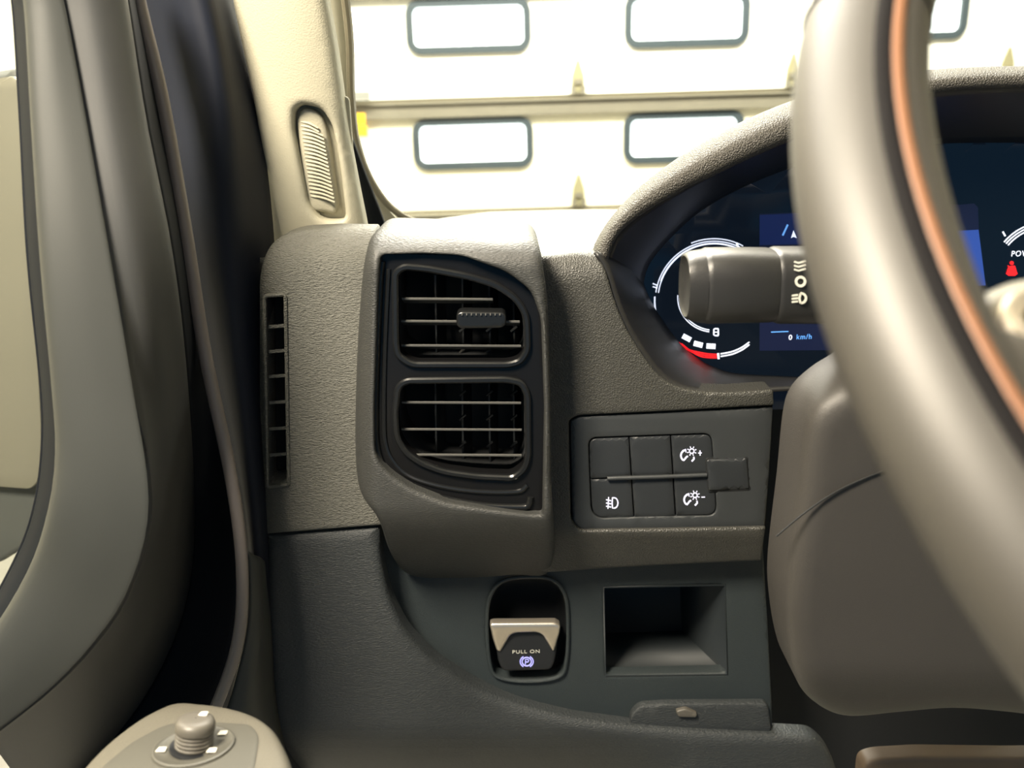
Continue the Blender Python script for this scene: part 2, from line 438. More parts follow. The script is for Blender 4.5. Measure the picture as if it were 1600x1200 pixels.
# overhead sectional door
z2 = at(800, 153, D)[2]; z1 = at(800, 328, D)[2]; sh = z2 - z1
dr = bpy.data.objects.new('door_1', None); C.objects.link(dr); dr.location = (1.2, D, 0); dr['kind'] = 'structure'
dr['label'] = 'white sectional overhead garage door with small windows, ahead of the windshield'
wins = {1: [(657, 822, 195, 254)], 0: []}
wt = [at(732, 44, D)[0], at(1073, 35, D)[0]]; sp = wt[1] - wt[0]; wx0 = wt[0] - 0
ww = (at(820, 44, D)[0] - at(644, 44, D)[0]); wh = at(732, 12, D)[2] - at(732, 78, D)[2]
cx = [wx0 + sp * k for k in range(0, 6)]
for si in range(-2, 5):
    za, zb = z1 + (si) * sh, z1 + (si + 1) * sh
    if zb < .1: continue
    za = max(za, 0.02)
    if za > 3.75: continue
    holes = []
    zc = z1 + si * sh + (at(735, 224, D)[2] - z1) if si >= 0 else 0
    has = si in (0, 1)
    mb = MB(); x0, x1 = jx, 4.4
    y0, y1 = D, D + 0.045
    if has:
        ha = zc - wh / 2 if si else zc - wh / 2; hb = ha + wh
        mb.box((x0, y0, za + .01), (x1, y1, ha)); mb.box((x0, y0, hb), (x1, y1, zb - .008))
        xs = [x0] + sum([[c - ww / 2, c + ww / 2] for c in cx if c + ww / 2 < x1], []) + [x1]
        for k in range(0, len(xs), 2): mb.box((xs[k], y0, ha), (xs[k + 1], y1, hb))
    else:
        mb.box((x0, y0, za + .01), (x1, y1, min(zb, 3.7) - .008))
    pnl = mb.build('door_section', m_gcream if si <= 0 else m_gwhite, dr)
    if has:
        for c in cx:
            if c + ww / 2 > x1: continue
            f = MB(); g = 0.028; xa, xb = c - ww / 2 - .012, c + ww / 2 + .012; a, b = ha - .012, hb + .012
            def P2(x, z): return (x, z)
            # rounded gasket as a swept bead
            q = rounded([(xa, a), (xb, a), (xb, b), (xa, b)], 0.0)
            q = []
            for (qx, qz, a0) in ((xb - .05, b - .05, 0), (xa + .05, b - .05, 90), (xa + .05, a + .05, 180), (xb - .05, a + .05, 270)):
                for t in range(6):
                    th = math.radians(a0 + 18 * t); q.append((qx + .05 * math.cos(th), D - 0.006, qz + .05 * math.sin(th)))
            sweep('window_gasket', q, [(-.018, -.012), (.018, -.012), (.018, .012), (-.018, .012)], m_frame, pnl, closed=True, up=(0, -1, 0.001))
            MB().box((c - ww / 2, D + .018, ha), (c + ww / 2, D + .024, hb)).build('window_pane', m_day, pnl)
    # stiffening rail along the section joint
    if si in (0, 1, 2):
        r = MB(); zt = za
        r.box((x0, D - .035, zt - .085), (x1, D + .0, zt - .012)); r.box((x0, D - .05, zt - .018), (x1, D, zt - .008))
        r.box((x0, D + .012, zt - .03), (x1, D + .04, zt + .03)); r.build('joint_rail', m_gband, dr)
        for c in [cx[0] + sp * (k + .5) for k in range(-1, 5)]:
            if c < x0 + .1 or c > x1: continue
            h = MB(); hy = D - .012
            tri = [(c - .030, zt + .10), (c - .006, zt + .175), (c + .006, zt + .175), (c + .030, zt + .10), (c + .034, zt + .02), (c - .034, zt + .02)]
            V = [(x, hy, z) for x, z in tri] + [(x, D - .001, z) for x, z in tri]; n = 6
            h.add(V, [list(range(n)), list(range(2 * n - 1, n - 1, -1))] + [[i, i + n, (i + 1) % n + n, (i + 1) % n] for i in range(n)])
            ho = h.build('hinge', m_hinge, dr)
            k = MB(); k.box((c - .036, D - .03, zt + .012), (c - .016, D - .01, zt + .05)); k.box((c + .016, D - .03, zt + .012), (c + .036, D - .01, zt + .05)); k.box((c - .02, D - .022, zt + .058), (c + .02, D - .012, zt + .082))
            k.build('hinge_knuckle', m_gband, ho)
tr = thing('door_track', 'vertical grey steel track at the left jamb of the overhead garage door', 'track', (jx - .03, D, 0))
MB().box((jx - .065, D - .06, .0), (jx - .052, D + .09, 3.6)).box((jx - .065, D - .06, .0), (jx - .01, D - .052, 3.6)).build('track_channel', m_track, tr)
b1 = at(556, 150, D - .05)
MB().box((b1[0] - .05, D - .085, b1[2] - .02), (b1[0] + .075, D - .06, b1[2] + .02)).build('track_bracket', m_track, tr)
ya, yb = at(555, 177, D - .07), at(573, 213, D - .07)
st = MB().box((ya[0], D - .075, (ya[2] + yb[2]) / 2 + .004), (yb[0], D - .066, ya[2])).box((ya[0] + .004, D - .075, yb[2]), (yb[0] + .006, D - .066, (ya[2] + yb[2]) / 2 - .004)).build('warning_sticker', m_yellow)
tag(st, 'small yellow-orange sticker on the left jamb of the garage door', 'sticker')

# ================================================================== VAN OUTSIDE
hd = [[at(x, y, yy) for (x, y) in P] for yy, P in (
    (0.98, [(560, 420), (640, 405), (760, 398), (900, 400), (1000, 400), (1300, 400), (1700, 400)]),
    (1.15, [(590, 385), (660, 368), (760, 362), (900, 362), (1000, 362), (1300, 362), (1700, 360)]),
    (1.45, [(610, 368), (670, 350), (760, 340), (900, 338), (1000, 338), (1300, 335), (1700, 332)]),
    (1.70, [(640, 366), (690, 347), (770, 336), (900, 332), (1000, 332), (1300, 330), (1700, 328)]),
    (1.85, [(660, 400), (700, 380), (770, 370), (900, 366), (1000, 366), (1300, 364), (1700, 364)]))]
bon = grid('van_hood', hd, m_vanw, None, 0.004, nsub=5)
tag(bon, 'white van hood seen through the windshield above the dashboard', 'hood')

# mirror outside the side window
mt = thing('side_mirror', 'tall exterior door mirror seen through the driver side window', 'mirror', at(-60, 760, .74))
pillow('mirror_glass', rounded([(-150, 150), (22, 118), (34, 130), (48, 330), (66, 700), (60, 752), (48, 765), (-150, 750)], 14), .74, .006, m_mirror, mt, r=2, step=40)
pillow('mirror_housing', rounded([(-160, 138), (26, 106), (40, 124), (55, 330), (75, 720), (70, 800), (50, 850), (-5, 884), (-160, 900)], 14), .75, .09, m_mirh, mt, r=10, step=30)

# windshield
wsb = [(-.62, .80, 1.56), (1.25, .80, 1.56)]
ws = MB(); 
ws.add([at(556, 402, .965), at(1900, 402, .965), at(1900, -260, .83), at(500, -260, .83)], [[0, 1, 2, 3]])
wso = ws.build('windshield', m_glass); tag(wso, 'clear windshield glass between the pillar and the garage door', 'windshield')
fr = tube('windshield_edge_trim', pxpath([(535, -40, .66), (546, 60, .70), (549, 150, .74), (558, 225, .78), (584, 290, .81), (625, 335, .84), (700, 362, .86), (800, 385, .87)], 0, 8), .0032, m_gband, wso)
fb = grid('frit_band', [pxpath([(505, -40, .67), (518, 60, .71), (526, 150, .75), (540, 225, .79), (552, 290, .82), (570, 350, .85), (580, 386, .87)], 0, 6), pxpath([(531, -40, .67), (540, 60, .71), (545, 150, .75), (555, 225, .79), (580, 290, .82), (618, 340, .85), (660, 380, .87)], 0, 6)], mat('translucent_frit', (150, 148, 135), 0.6, var=.05), wso, .002)
grid('black_corner_seal', [pxpath([(545, 215, .70), (556, 270, .72), (567, 320, .74), (578, 374, .76)], 0, 6), pxpath([(550, 215, .70), (572, 275, .72), (592, 325, .74), (610, 374, .76)], 0, 6)], m_rubber, wso, .004)

# ================================================================== A PILLAR
ap = thing('pillar_trim', 'cream plastic windshield pillar trim with an oval speaker pocket', 'pillar trim', at(480, 360, .64))
def strip(pts): return cat_rom(pts, 10)
def ppx(P): return [at(*p) for p in cat_rom(P, 8)]
def hole_y(px, py):  # curved section of the pillar
    c = 462 + (py - 0) * 0.055; return abs(px - c) ** 2 * 1.6e-6 + (180 - py) * 1.2e-4 * -1
pocket = rounded([(458, 172), (470, 163), (500, 168), (518, 195), (530, 260), (540, 345), (500, 345), (480, 320), (466, 250), (456, 200)], 14)
pillar_out = [tuple(p) for p in cat_rom([(352, -60), (360, 0), (372, 60), (387, 130), (400, 200), (411, 290), (418, 400)], 5)] + [tuple(p) for p in cat_rom([(576, 400), (569, 355), (556, 290), (540, 205), (528, 120), (519, 60), (508, 0), (495, -60)], 5)]
pillow('trim_panel', pillar_out, .64, .02, m_pillar, ap, r=16, holes=[pocket], rh=11, step=12, yf=hole_y)
pillow('pocket_floor', rounded([(440, 150), (545, 150), (560, 360), (450, 360)], 10), .655, .004, m_pillar, ap, r=2, step=20, yf=hole_y)
tw = pillow('speaker_grille', rounded([(462, 186), (472, 168), (488, 170), (504, 182), (512, 210), (528, 322), (524, 336), (508, 332), (482, 330), (474, 290)], 10), .648, .012, m_pillar, ap, r=7, step=8, yf=hole_y)
for k in range(20):
    t = k / 19; y = 192 + t * 116
    xa = 470 + t * 15 + 0; xb = 503 + t * 20 - (6 if k < 2 else 0)
    yy = .648 + hole_y(490, y)
    tube('grille_rib', pxpath([(xa, y - 2, yy - .0002), ((xa + xb) / 2, y + 1, yy - .0006), (xb, y + 8, yy - .0002)], 0, 4), .0008, m_pillar, tw, n=6)

# ================================================================== DOOR (left)
dv = thing('driver_door', 'driver door with grey upper trim around the side window, at the left', 'door', at(100, 1180, .42))
def pl(P, n=40): return resample([at(*p) for p in cat_rom(P, 8)], n)
L0 = [(8, -60, .50), (24, 0, .50), (36, 180, .49), (48, 400, .47), (68, 600, .46), (70, 700, .455), (58, 790, .45), (30, 870, .45), (-30, 975, .44), (-120, 1080, .43)]
L1 = [(26, -60, .475), (43, 0, .475), (54, 180, .465), (68, 400, .45), (86, 600, .44), (92, 700, .435), (82, 790, .43), (50, 890, .43), (-20, 1005, .42), (-110, 1110, .41)]
L2 = [(80, -60, .475), (95, 0, .475), (125, 150, .47), (170, 400, .455), (205, 600, .445), (232, 790, .435), (200, 920, .43), (140, 1010, .425), (70, 1080, .42), (-20, 1150, .41)]
L3 = [(182, -60, .495), (194, 0, .495), (222, 180, .49), (262, 380, .485), (285, 560, .50), (300, 780, .57), (290, 930, .575), (240, 1060, .57), (160, 1170, .56), (60, 1260, .55)]
L4 = [(206, -60, .565), (216, 0, .565), (252, 150, .56), (288, 350, .555), (320, 550, .55), (360, 740, .545), (378, 880, .54), (372, 1000, .535), (335, 1110, .53), (280, 1220, .52)]
def mid(A, B, t, dy=0): return [(a[0] * (1 - t) + b[0] * t, a[1] * (1 - t) + b[1] * t, a[2] * (1 - t) + b[2] * t + dy) for a, b in zip(A, B)]
tube('window_seal', pl(L0, 60), .0022, m_rubber, dv, n=10)
grid('seal_lip', [pl(L0), pl(mid(L0, L1, .5, -.002)), pl(L1)], m_rubber, dv, .003, nsub=4)
grid('upper_trim', [pl(L1), pl(mid(L1, L2, .1, -.004)), pl(mid(L1, L2, .5, -.004)), pl(mid(L1, L2, .92, -.001)), pl(L2)], m_doorA, dv, .004, nsub=4)
grid('trim_return', [pl(mid(L2, L2, 0, .003)), pl(mid(L2, L3, .08, .002)), pl(mid(L2, L3, .5, -.004)), pl(mid(L2, L3, .93, 0)), pl(mid(L3, L3, 0, .01))], mat('door_trim_second', (48, 49, 49), .55, grain=1600, gtype='noise', bump=.06, var=.1), dv, .004, nsub=4)
grid('door_edge', [pl(mid(L3, L3, 0, .008)), pl(mid(L3, L4, .5, .015)), pl(mid(L4, L4, 0, .01))], m_rubber, dv, .004, nsub=4)
tube('edge_weatherstrip', pl(mid(L4, L4, 0, -.012), 70), .0042, m_sealh, dv, n=12)
# lower door card under the window
LA = mid(L2, L2, 0, .004); 
gl = MB().add([at(-60, -80, .53), at(26, -80, .53), at(74, 700, .46), at(40, 900, .455), at(-60, 1080, .45)], [[0, 1, 2, 3, 4]]).build('side_window_glass', m_tint, dv)

# door aperture on the body side
bo = thing('door_aperture_trim', 'dark door opening surround between the door and the dashboard', 'door surround', at(390, 1100, .60))
E0 = [(212, -60, .60), (225, 0, .60), (262, 150, .60), (298, 350, .59), (330, 550, .59), (370, 740, .58), (388, 880, .58), (380, 1000, .575), (345, 1110, .57), (300, 1220, .56)]
E1 = [(300, -60, .60), (318, 0, .60), (345, 150, .60), (362, 350, .60), (378, 550, .595), (398, 740, .59), (408, 880, .59), (412, 1000, .585), (410, 1110, .58), (420, 1220, .57)]
E2 = [(352, -60, .665), (364, 0, .665), (404, 200, .66), (425, 380, .65), (428, 560, .65), (430, 740, .65), (436, 880, .65), (440, 1000, .65), (460, 1120, .65), (480, 1240, .65)]
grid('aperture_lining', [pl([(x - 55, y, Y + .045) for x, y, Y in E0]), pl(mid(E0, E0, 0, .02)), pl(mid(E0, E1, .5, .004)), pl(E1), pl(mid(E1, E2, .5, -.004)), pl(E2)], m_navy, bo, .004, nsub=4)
grid('hinge_cover', [pl([(386, 860, .565), (388, 960, .56), (368, 1060, .555), (338, 1150, .55), (300, 1240, .54)]), pl([(402, 870, .572), (405, 980, .567), (396, 1080, .56), (390, 1160, .555), (380, 1240, .55)]), pl([(412, 880, .60), (420, 980, .60), (426, 1080, .60), (440, 1160, .60), (460, 1240, .60)])], m_doorA, bo, .004, nsub=4)

# ================================================================== ARMREST with mirror control
o0 = at(306, 1160, .36); tl = math.radians(-11)
uu = np.array([1.0, 0, 0]); vv = np.array([0, math.cos(tl), math.sin(tl)]); nn = np.cross(uu, vv)
def arm(px, py, h=0.0):     # pixel on the tilted armrest plane raised by h
    r = ray(px, py); o = o0 + nn * h; t = ((o - CAM) @ nn) / (r @ nn); return CAM + r * t
armo = cat_rom([(95, 1235), (150, 1175), (200, 1135), (245, 1110), (275, 1101), (310, 1103), (350, 1108), (395, 1120), (430, 1140), (450, 1170), (462, 1205), (470, 1240)], 8)
armo = [tuple(p) for p in armo] + [(470, 1300), (90, 1300)]
A2 = [arm(*p) for p in armo]; cen = sum(A2) / len(A2)
rows = []
for (s, h) in ((0.0, .0035), (0.70, .0035), (0.82, .0032), (0.88, .0025), (0.94, .0005), (0.98, -.003), (1.0, -.008), (1.0, -.05)):
    rows.append([cen + (p - cen) * s + nn * h for p in A2])
ar = grid('armrest', rows, m_arm, dv, 0, closed=True)
ar['label'] = 'grey armrest pod at the bottom left corner'
plo = rounded([(158, 1200), (205, 1160), (262, 1130), (330, 1128), (392, 1132), (405, 1150), (396, 1205), (380, 1290), (130, 1290)], [10, 20, 20, 20, 20, 14, 10, 5, 5])
P = [arm(*p, .004) for p in plo]; Q = [arm(*p, .0046) for p in rounded([(164, 1201), (209, 1164), (264, 1134), (330, 1132), (388, 1136), (400, 1152), (391, 1205), (376, 1286), (136, 1286)], [10, 20, 20, 20, 20, 14, 10, 5, 5])]
n = len(P); raw('control_plate', P + Q, [list(range(n, 2 * n))] + [[i, (i + 1) % n, n + (i + 1) % n, n + i] for i in range(n)] + [list(range(n - 1, -1, -1))], m_armp, ar)
kc = arm(303, 1166, .0052)
def disc_rows(c, prof, n=40):
    return [[c + uu * r * math.cos(2 * math.pi * k / n) + vv * r * math.sin(2 * math.pi * k / n) + nn * h for k in range(n)] for r, h in prof]
grid('dial_ring', disc_rows(kc, [(.0188, -.001), (.0186, .0006), (.0178, .0009), (.0172, .0003), (.0125, -.0004), (.0095, -.0008)]), m_armp, ar, 0, closed=True, sharp=50)
tilt = 0.22
def kp(c, r, h, k, n=48):
    ax = nn * math.cos(tilt) + uu * math.sin(tilt) * .6; ax /= np.linalg.norm(ax)
    e1 = uu - ax * (uu @ ax); e1 /= np.linalg.norm(e1); e2 = np.cross(ax, e1)
    return c + e1 * r * math.cos(2 * math.pi * k / n) + e2 * r * math.sin(2 * math.pi * k / n) + ax * h
prof = [(.0082, -.001)] + sum([[(.0082, h), (.0088, h + .0004), (.0088, h + .0010), (.0082, h + .0014)] for h in (.0005, .0024, .0043, .0062)], []) + [(.0090, .0084), (.0092, .0090), (.0092, .0112), (.0085, .0130), (.0070, .0140), (.0040, .0143), (.0003, .0143)]
mc = grid('mirror_joystick', [[kp(kc, r, h, k) for k in range(48)] for r, h in prof], m_knob, dv, 0, closed=True, sharp=50)
mc['label'] = 'ribbed round mirror adjustment knob'
grid('dark_gap_collar', [[kp(kc, r, h, k) for k in range(48)] for r, h in [(.0112, -.0006), (.0110, .0004), (.008, .0002)]], m_matte, mc, 0, closed=True)
kt = kp(kc, .0045, .0146, 8)
def marker(name, px, py, s, par, h=.0058):
    c = arm(px, py, h); P = [c + uu * a + vv * b for a, b in ((-s, -s * .7), (s, -s * .7), (s * .8, s), (-s * .8, s))]
    V = P + [p - nn * .0003 for p in P]; return raw(name, V, [[0, 1, 2, 3], [7, 6, 5, 4], [0, 4, 5, 1], [1, 5, 6, 2], [2, 6, 7, 3], [3, 7, 4, 0]], m_emw if 0 else mat_mark, par)
mat_mark = mat('white_arrow_paint', (225, 220, 205), .5, var=0)
for (x, y) in ((252, 1171), (331, 1172), (348, 1145)): marker('direction_mark', x, y, .0022, ar)
P = [kt + uu * a + vv * b for a, b in ((-.002, -.0015), (.002, -.0015), (.0016, .002), (-.0016, .002))]
raw('pointer_mark', P + [p - nn * .0004 for p in P], [[0, 1, 2, 3], [7, 6, 5, 4], [0, 4, 5, 1], [1, 5, 6, 2], [2, 6, 7, 3], [3, 7, 4, 0]], mat_mark, mc)

# ================================================================== DASHBOARD
da = thing('dashboard', 'dark grey plastic van dashboard with side panel, padded face and knee panel', 'dashboard', at(760, 1240, .62))
YS = .60
side = [(404, 440), (408, 415), (418, 388), (436, 370), (465, 360), (520, 357), (584, 358), (592, 372), (578, 440), (572, 560), (568, 700), (574, 770), (600, 822), (416, 836), (412, 834), (411, 772), (413, 766), (406, 760), (404, 600)]
vslot = rounded([(414, 466), (444, 464), (448, 753), (419, 757)], 4)
def yside(px, py): return max(0, (430 - py)) ** 2 * 3.2e-6 + max(0, 450 - px) ** 2 * 4e-6
pillow('side_panel', rounded(side, [12, 14, 14, 14, 14, 14, 2, 2, 4, 4, 4, 4, 2, 2, 2, 3, 3, 4, 6]), YS, .025, m_side, da, r=7, holes=[vslot], rh=3, step=11, yf=yside)
low = [(415, 840), (500, 833), (592, 826), (594, 876), (606, 935), (634, 992), (678, 1038), (740, 1078), (820, 1108), (900, 1127), (1000, 1140), (1100, 1147), (1240, 1153), (1275, 1155), (1300, 1180), (1312, 1215), (1320, 1290), (440, 1290), (424, 1110), (416, 980)]
def ylow(px, py):
    t = min(1, max(0, (px - 600) / 200)); return .022 * t * t * (3 - 2 * t) + max(0, py - 1135) ** 2 * 9e-6 * min(1, max(0, (1080 - px) / 200))
pillow('lower_panel', rounded(low, [3, 10, 3, 20, 20, 20, 20, 20, 20, 20, 20, 20, 20, 15, 15, 15, 5, 5, 20, 20]), YS + .001, .018, m_low, da, r=14, step=14, yf=ylow)
pad = [(836, 402), (866, 399), (900, 395), (932, 396), (946, 420), (962, 475), (982, 520), (1010, 563), (1030, 588), (1055, 604), (1085, 611), (1135, 614), (1209, 609), (1210, 634), (1050, 643), (902, 650), (889, 658), (892, 812), (905, 829), (1050, 827), (1197, 824), (1190, 877), (1000, 886), (846, 896), (842, 700), (842, 500)]
pillow('padded_face', rounded(pad, [3, 3, 8, 3, 20, 20, 20, 20, 20, 20, 20, 20, 6, 3, 3, 8, 5, 5, 8, 3, 3, 3, 3, 3, 3, 3]), YS, .02, m_pad, da, r=5, step=11, yf=lambda x, y: max(0, 440 - y) ** 2 * 4e-6 + max(0, y - 832) * .00028)
knee = [(540, 790), (700, 790), (860, 850), (1192, 850), (1200, 980), (1206, 1100), (1208, 1165), (1000, 1160), (880, 1142), (800, 1120), (720, 1085), (650, 1030), (600, 960), (540, 900)]
cub = rounded([(944, 919), (1131, 914), (1135, 1052), (947, 1056)], 9)
brk = [tuple(p) for p in cat_rom([(762, 975), (766, 935), (785, 910), (823, 903), (862, 907), (882, 932), (886, 975), (884, 1030), (872, 1056), (823, 1063), (778, 1056), (766, 1032)], 5, True)]
pillow('knee_panel', rounded(knee, 5), .637, .012, m_knee, da, r=3, holes=[cub, brk], rh=5, step=14)
cb = MB(); A = [at(*p, .637) for p in ((942, 916), (1134, 912), (1138, 1055), (944, 1058))]; B = [at(*p, .735) for p in ((938, 905), (1064, 903), (1066, 986), (940, 990))]
cb.add(A + B, [[0, 1, 5, 4], [1, 2, 6, 5], [2, 3, 7, 6], [3, 0, 4, 7], [4, 5, 6, 7]])
co = cb.build('storage_cubby', mat('cubby_plastic', (27, 33, 36), .6, var=.1), da, 10)
co.modifiers.new('s', 'SOLIDIFY').thickness = .002
pillow('cover_flap', rounded([(985, 1118), (1000, 1104), (1040, 1101), (1200, 1100), (1206, 1145), (985, 1142)], 8), .630, .008, m_low, da, r=3)
pillow('flap_highlight', rounded([(1056, 1112), (1072, 1108), (1090, 1116), (1088, 1122), (1060, 1121)], 4), .626, .006, m_knob, da, r=2, step=5)  # white highlight on the flap, modelled as a small lighter block
# top of dash
def dz(px, py, Y, d): p = at(px, py, Y); p[2] -= d; return p
grid('dash_top', [[dz(x, 400, .625, .003) for x in (400, 500, 600, 700, 820, 905)], [dz(x, 404, .74, .0) for x in (400, 500, 600, 700, 820, 905)], [dz(x, 400, .93, .0) for x in (400, 500, 600, 700, 820, 905)]], m_side, da, .004, nsub=3)
MB().add([at(1170, 560, .76), at(1720, 560, .76), at(1720, 1300, .76), at(1170, 1300, .76), at(1170, 560, .77), at(1720, 560, .77), at(1720, 1300, .77), at(1170, 1300, .77)], [[0, 1, 2, 3], [7, 6, 5, 4], [0, 4, 5, 1], [1, 5, 6, 2], [2, 6, 7, 3], [3, 7, 4, 0]]).build('dark_gap_sheet', m_void, da)  # near-black sheet standing in for the shaded gap beside the column
pillow('column_lower_trim', rounded([(1350, 1195), (1372, 1188), (1440, 1184), (1590, 1186), (1700, 1184), (1700, 1300), (1340, 1300)], 14), .56, .015, mat('brown_grey_trim', (92, 78, 64), .5, var=.12), da, r=9, step=16)

# side window demister vent
sv = thing('side_window_vent', 'narrow vertical demister vent with six short fins at the left end of the dashboard', 'air vent', at(430, 760, YS))
loop = [(413, 462), (446, 460), (451, 757), (418, 761)]
sweep('vent_frame', [at(x, y, YS - .0005) for x, y in rounded(loop, 5)], [(-.0011, -.002), (.0011, -.002), (.0011, .001), (0, .0018), (-.0011, .001)], m_side, sv, closed=True, up=(0, -1, .001))
for k, y in enumerate((508, 547, 586, 627, 668, 709)):
    a, b = at(419 + k * .4, y, YS + .003), at(443 + k * .9, y - 2, YS + .003)
    V = []
    for q in (a, b):
        V += [q + np.array([0, 0, 0]), q + np.array([0, 0, -.0024]), q + np.array([0, .014, -.0062]), q + np.array([0, .014, -.0052])]
    raw('vent_fin', V, [[0, 1, 5, 4], [1, 2, 6, 5], [2, 3, 7, 6], [3, 0, 4, 7], [0, 3, 2, 1], [4, 5, 6, 7]], m_side, sv)
A = [at(*p, YS + .004) for p in ((412, 460), (447, 458), (452, 760), (416, 762))]; B = [p + np.array([0, .03, 0]) for p in A]
raw('duct', A + B, [[0, 1, 5, 4], [1, 2, 6, 5], [2, 3, 7, 6], [3, 0, 4, 7], [4, 5, 6, 7]], m_void, sv).modifiers.new('s', 'SOLIDIFY').thickness = .001

# ================================================================== MAIN AIR VENT
YV = .556
av = thing('air_vent', 'large driver air vent with two stacked slatted outlets in a black bezel', 'air vent', at(710, 900, YV))
pod = [tuple(p) for p in cat_rom([(588, 363), (640, 360), (700, 363), (760, 372), (800, 374), (826, 368), (842, 384), (849, 420), (856, 480), (860, 600), (862, 750), (862, 890), (800, 902), (700, 908), (640, 902), (610, 870), (590, 815), (562, 772), (554, 710), (555, 600), (561, 480), (570, 400)], 5, True)]
bez = rounded([(594, 399), (660, 397), (720, 400), (790, 425), (830, 455), (846, 500), (851, 640), (848, 806), (828, 806), (760, 797), (700, 787), (643, 765), (606, 740), (585, 713), (584, 640), (590, 470)], [10, 10, 14, 16, 16, 16, 10, 5, 5, 10, 14, 16, 16, 16, 10, 10])
def ypod(x, y): return max(0, 420 - y) ** 2 * 7e-6 + max(0, y - 790) ** 2 * 6.0e-6 + max(0, 590 - x) ** 2 * 1.5e-5
pillow('vent_shell', pod, YV, .06, m_pod, av, r=12, holes=[bez], rh=8, step=9, yf=ypod)
up_o = rounded([(621, 428), (634, 419), (669, 422), (729, 433), (773, 446), (803, 466), (819, 492), (821, 545), (810, 562), (793, 567), (645, 567), (625, 553), (622, 535)], [8, 8, 12, 14, 14, 14, 12, 10, 8, 8, 14, 10, 8])
lo_o = rounded([(625, 606), (638, 597), (790, 595), (812, 600), (821, 618), (822, 713), (816, 731), (799, 744), (747, 742), (695, 735), (660, 722), (636, 705), (623, 682), (621, 643)], [8, 8, 10, 8, 10, 10, 10, 8, 14, 14, 14, 12, 12, 10])
YB = YV + .010
pillow('vent_bezel', rounded([(588, 394), (722, 394), (800, 425), (840, 455), (852, 500), (856, 640), (853, 812), (820, 812), (640, 775), (600, 745), (579, 713), (580, 640), (586, 470)], 10), YB, .012, m_black, av, r=2, holes=[up_o, lo_o], rh=5, step=12)
for nm, ol in (('upper_outlet', up_o), ('lower_outlet', lo_o)):
    c = np.mean(np.array(ol), 0)
    path = [at(x, y, YB - .001) for x, y in [tuple(c + (np.array(p) - c) * 1.035) for p in ol]]
    fo = sweep(nm, path, [(-.0022, -.001), (.0022, -.001), (.0021, .0014), (.001, .0024), (-.001, .0024), (-.0021, .0014)], m_rim, av, closed=True, up=(0, -1, .001))
    A = [at(x, y, YB + .010) for x, y in ol]; B = [p + np.array([0, .05, 0]) for p in A]; n = len(A)
    raw('duct', A + B, [[i, (i + 1) % n, n + (i + 1) % n, n + i] for i in range(n)] + [list(range(2 * n - 1, n - 1, -1))], m_void, fo).modifiers.new('s', 'SOLIDIFY').thickness = .001
    sl = [(467, 628, 770), (502, 627, 812), (540, 627, 814)] if nm[0] == 'u' else [(629, 628, 814), (671, 627, 815), (711, 643, 815)]
    for (y, xa, xb) in sl:
        a, b = at(xa, y, YB + .006), at(xb, y + 1, YB + .006)
        pr = [(0, .0009), (-.0007, .0004), (-.0007, -.0005), (0, -.0009), (.014, -.0062), (.014, -.0046)]
        V = [q + np.array([0, d + .0005, h]) for q in (a, b) for d, h in pr]
        raw('horizontal_slat', V, [[i, (i + 1) % 6, 6 + (i + 1) % 6, 6 + i] for i in range(6)] + [[5, 4, 3, 2, 1, 0], [6, 7, 8, 9, 10, 11]], m_slat, fo)
    yr = (430, 565) if nm[0] == 'u' else (600, 742)
    for x in (680, 722, 764, 802):
        a, b = at(x, yr[0] + (14 if x > 730 and nm[0] == 'u' else 0) + (26 if x > 790 and nm[0] == 'u' else 0), YB + .032), at(x + 2, yr[1] - (16 if x < 700 and nm[0] == 'l' else 0), YB + .032)
        pr = [(-.0006, 0), (.0006, 0), (.0014, .002), (.006, .018), (.005, .018), (-.0004, .002)]
        V = [q + np.array([s, d, 0]) for q in (a, b) for s, d in pr]
        raw('vertical_vane', V, [[i, (i + 1) % 6, 6 + (i + 1) % 6, 6 + i] for i in range(6)] + [[5, 4, 3, 2, 1, 0], [6, 7, 8, 9, 10, 11]], m_vane, fo)
        for k in range(3):   # link pins on the vane
            yy = (512, 545, 560)[k] if nm[0] == 'u' else (612, 650, 692)[k]
            if x > 700: tube('vane_link', [at(x - 4, yy + 6, YB + .031), at(x + 6, yy - 2, YB + .031)], .0009, m_vane, fo, n=6)
    if nm[0] == 'u':
        tb = pillow('adjuster_tab', rounded([(713, 491), (720, 487), (786, 488), (791, 493), (791, 508), (784, 513), (720, 514), (713, 509)], 5), YB - .004, .012, m_rim, fo, r=3, step=6)
        for k in range(9):
            tube('tab_rib', [at(722 + k * 7.4, 489.5, YB - .0042), at(722 + k * 7.4, 493, YB - .0046)], .0005, m_slat, tb, n=6)
tube('bezel_accent', pxpath([(597, 408), (594, 440), (591, 500), (588, 580), (587, 640), (588, 690), (596, 722), (618, 748), (655, 768), (700, 780), (760, 790), (815, 792), (826, 788), (829, 776)], YB - .0006, 6), .0024, m_rim, av, n=10)
tube('inner_accent', pxpath([(607, 420), (604, 480), (601, 560), (600, 640), (602, 690), (614, 720), (640, 744), (690, 760), (750, 768), (808, 768), (824, 758)], YB - .0004, 6), .0016, m_rim, av, n=8)

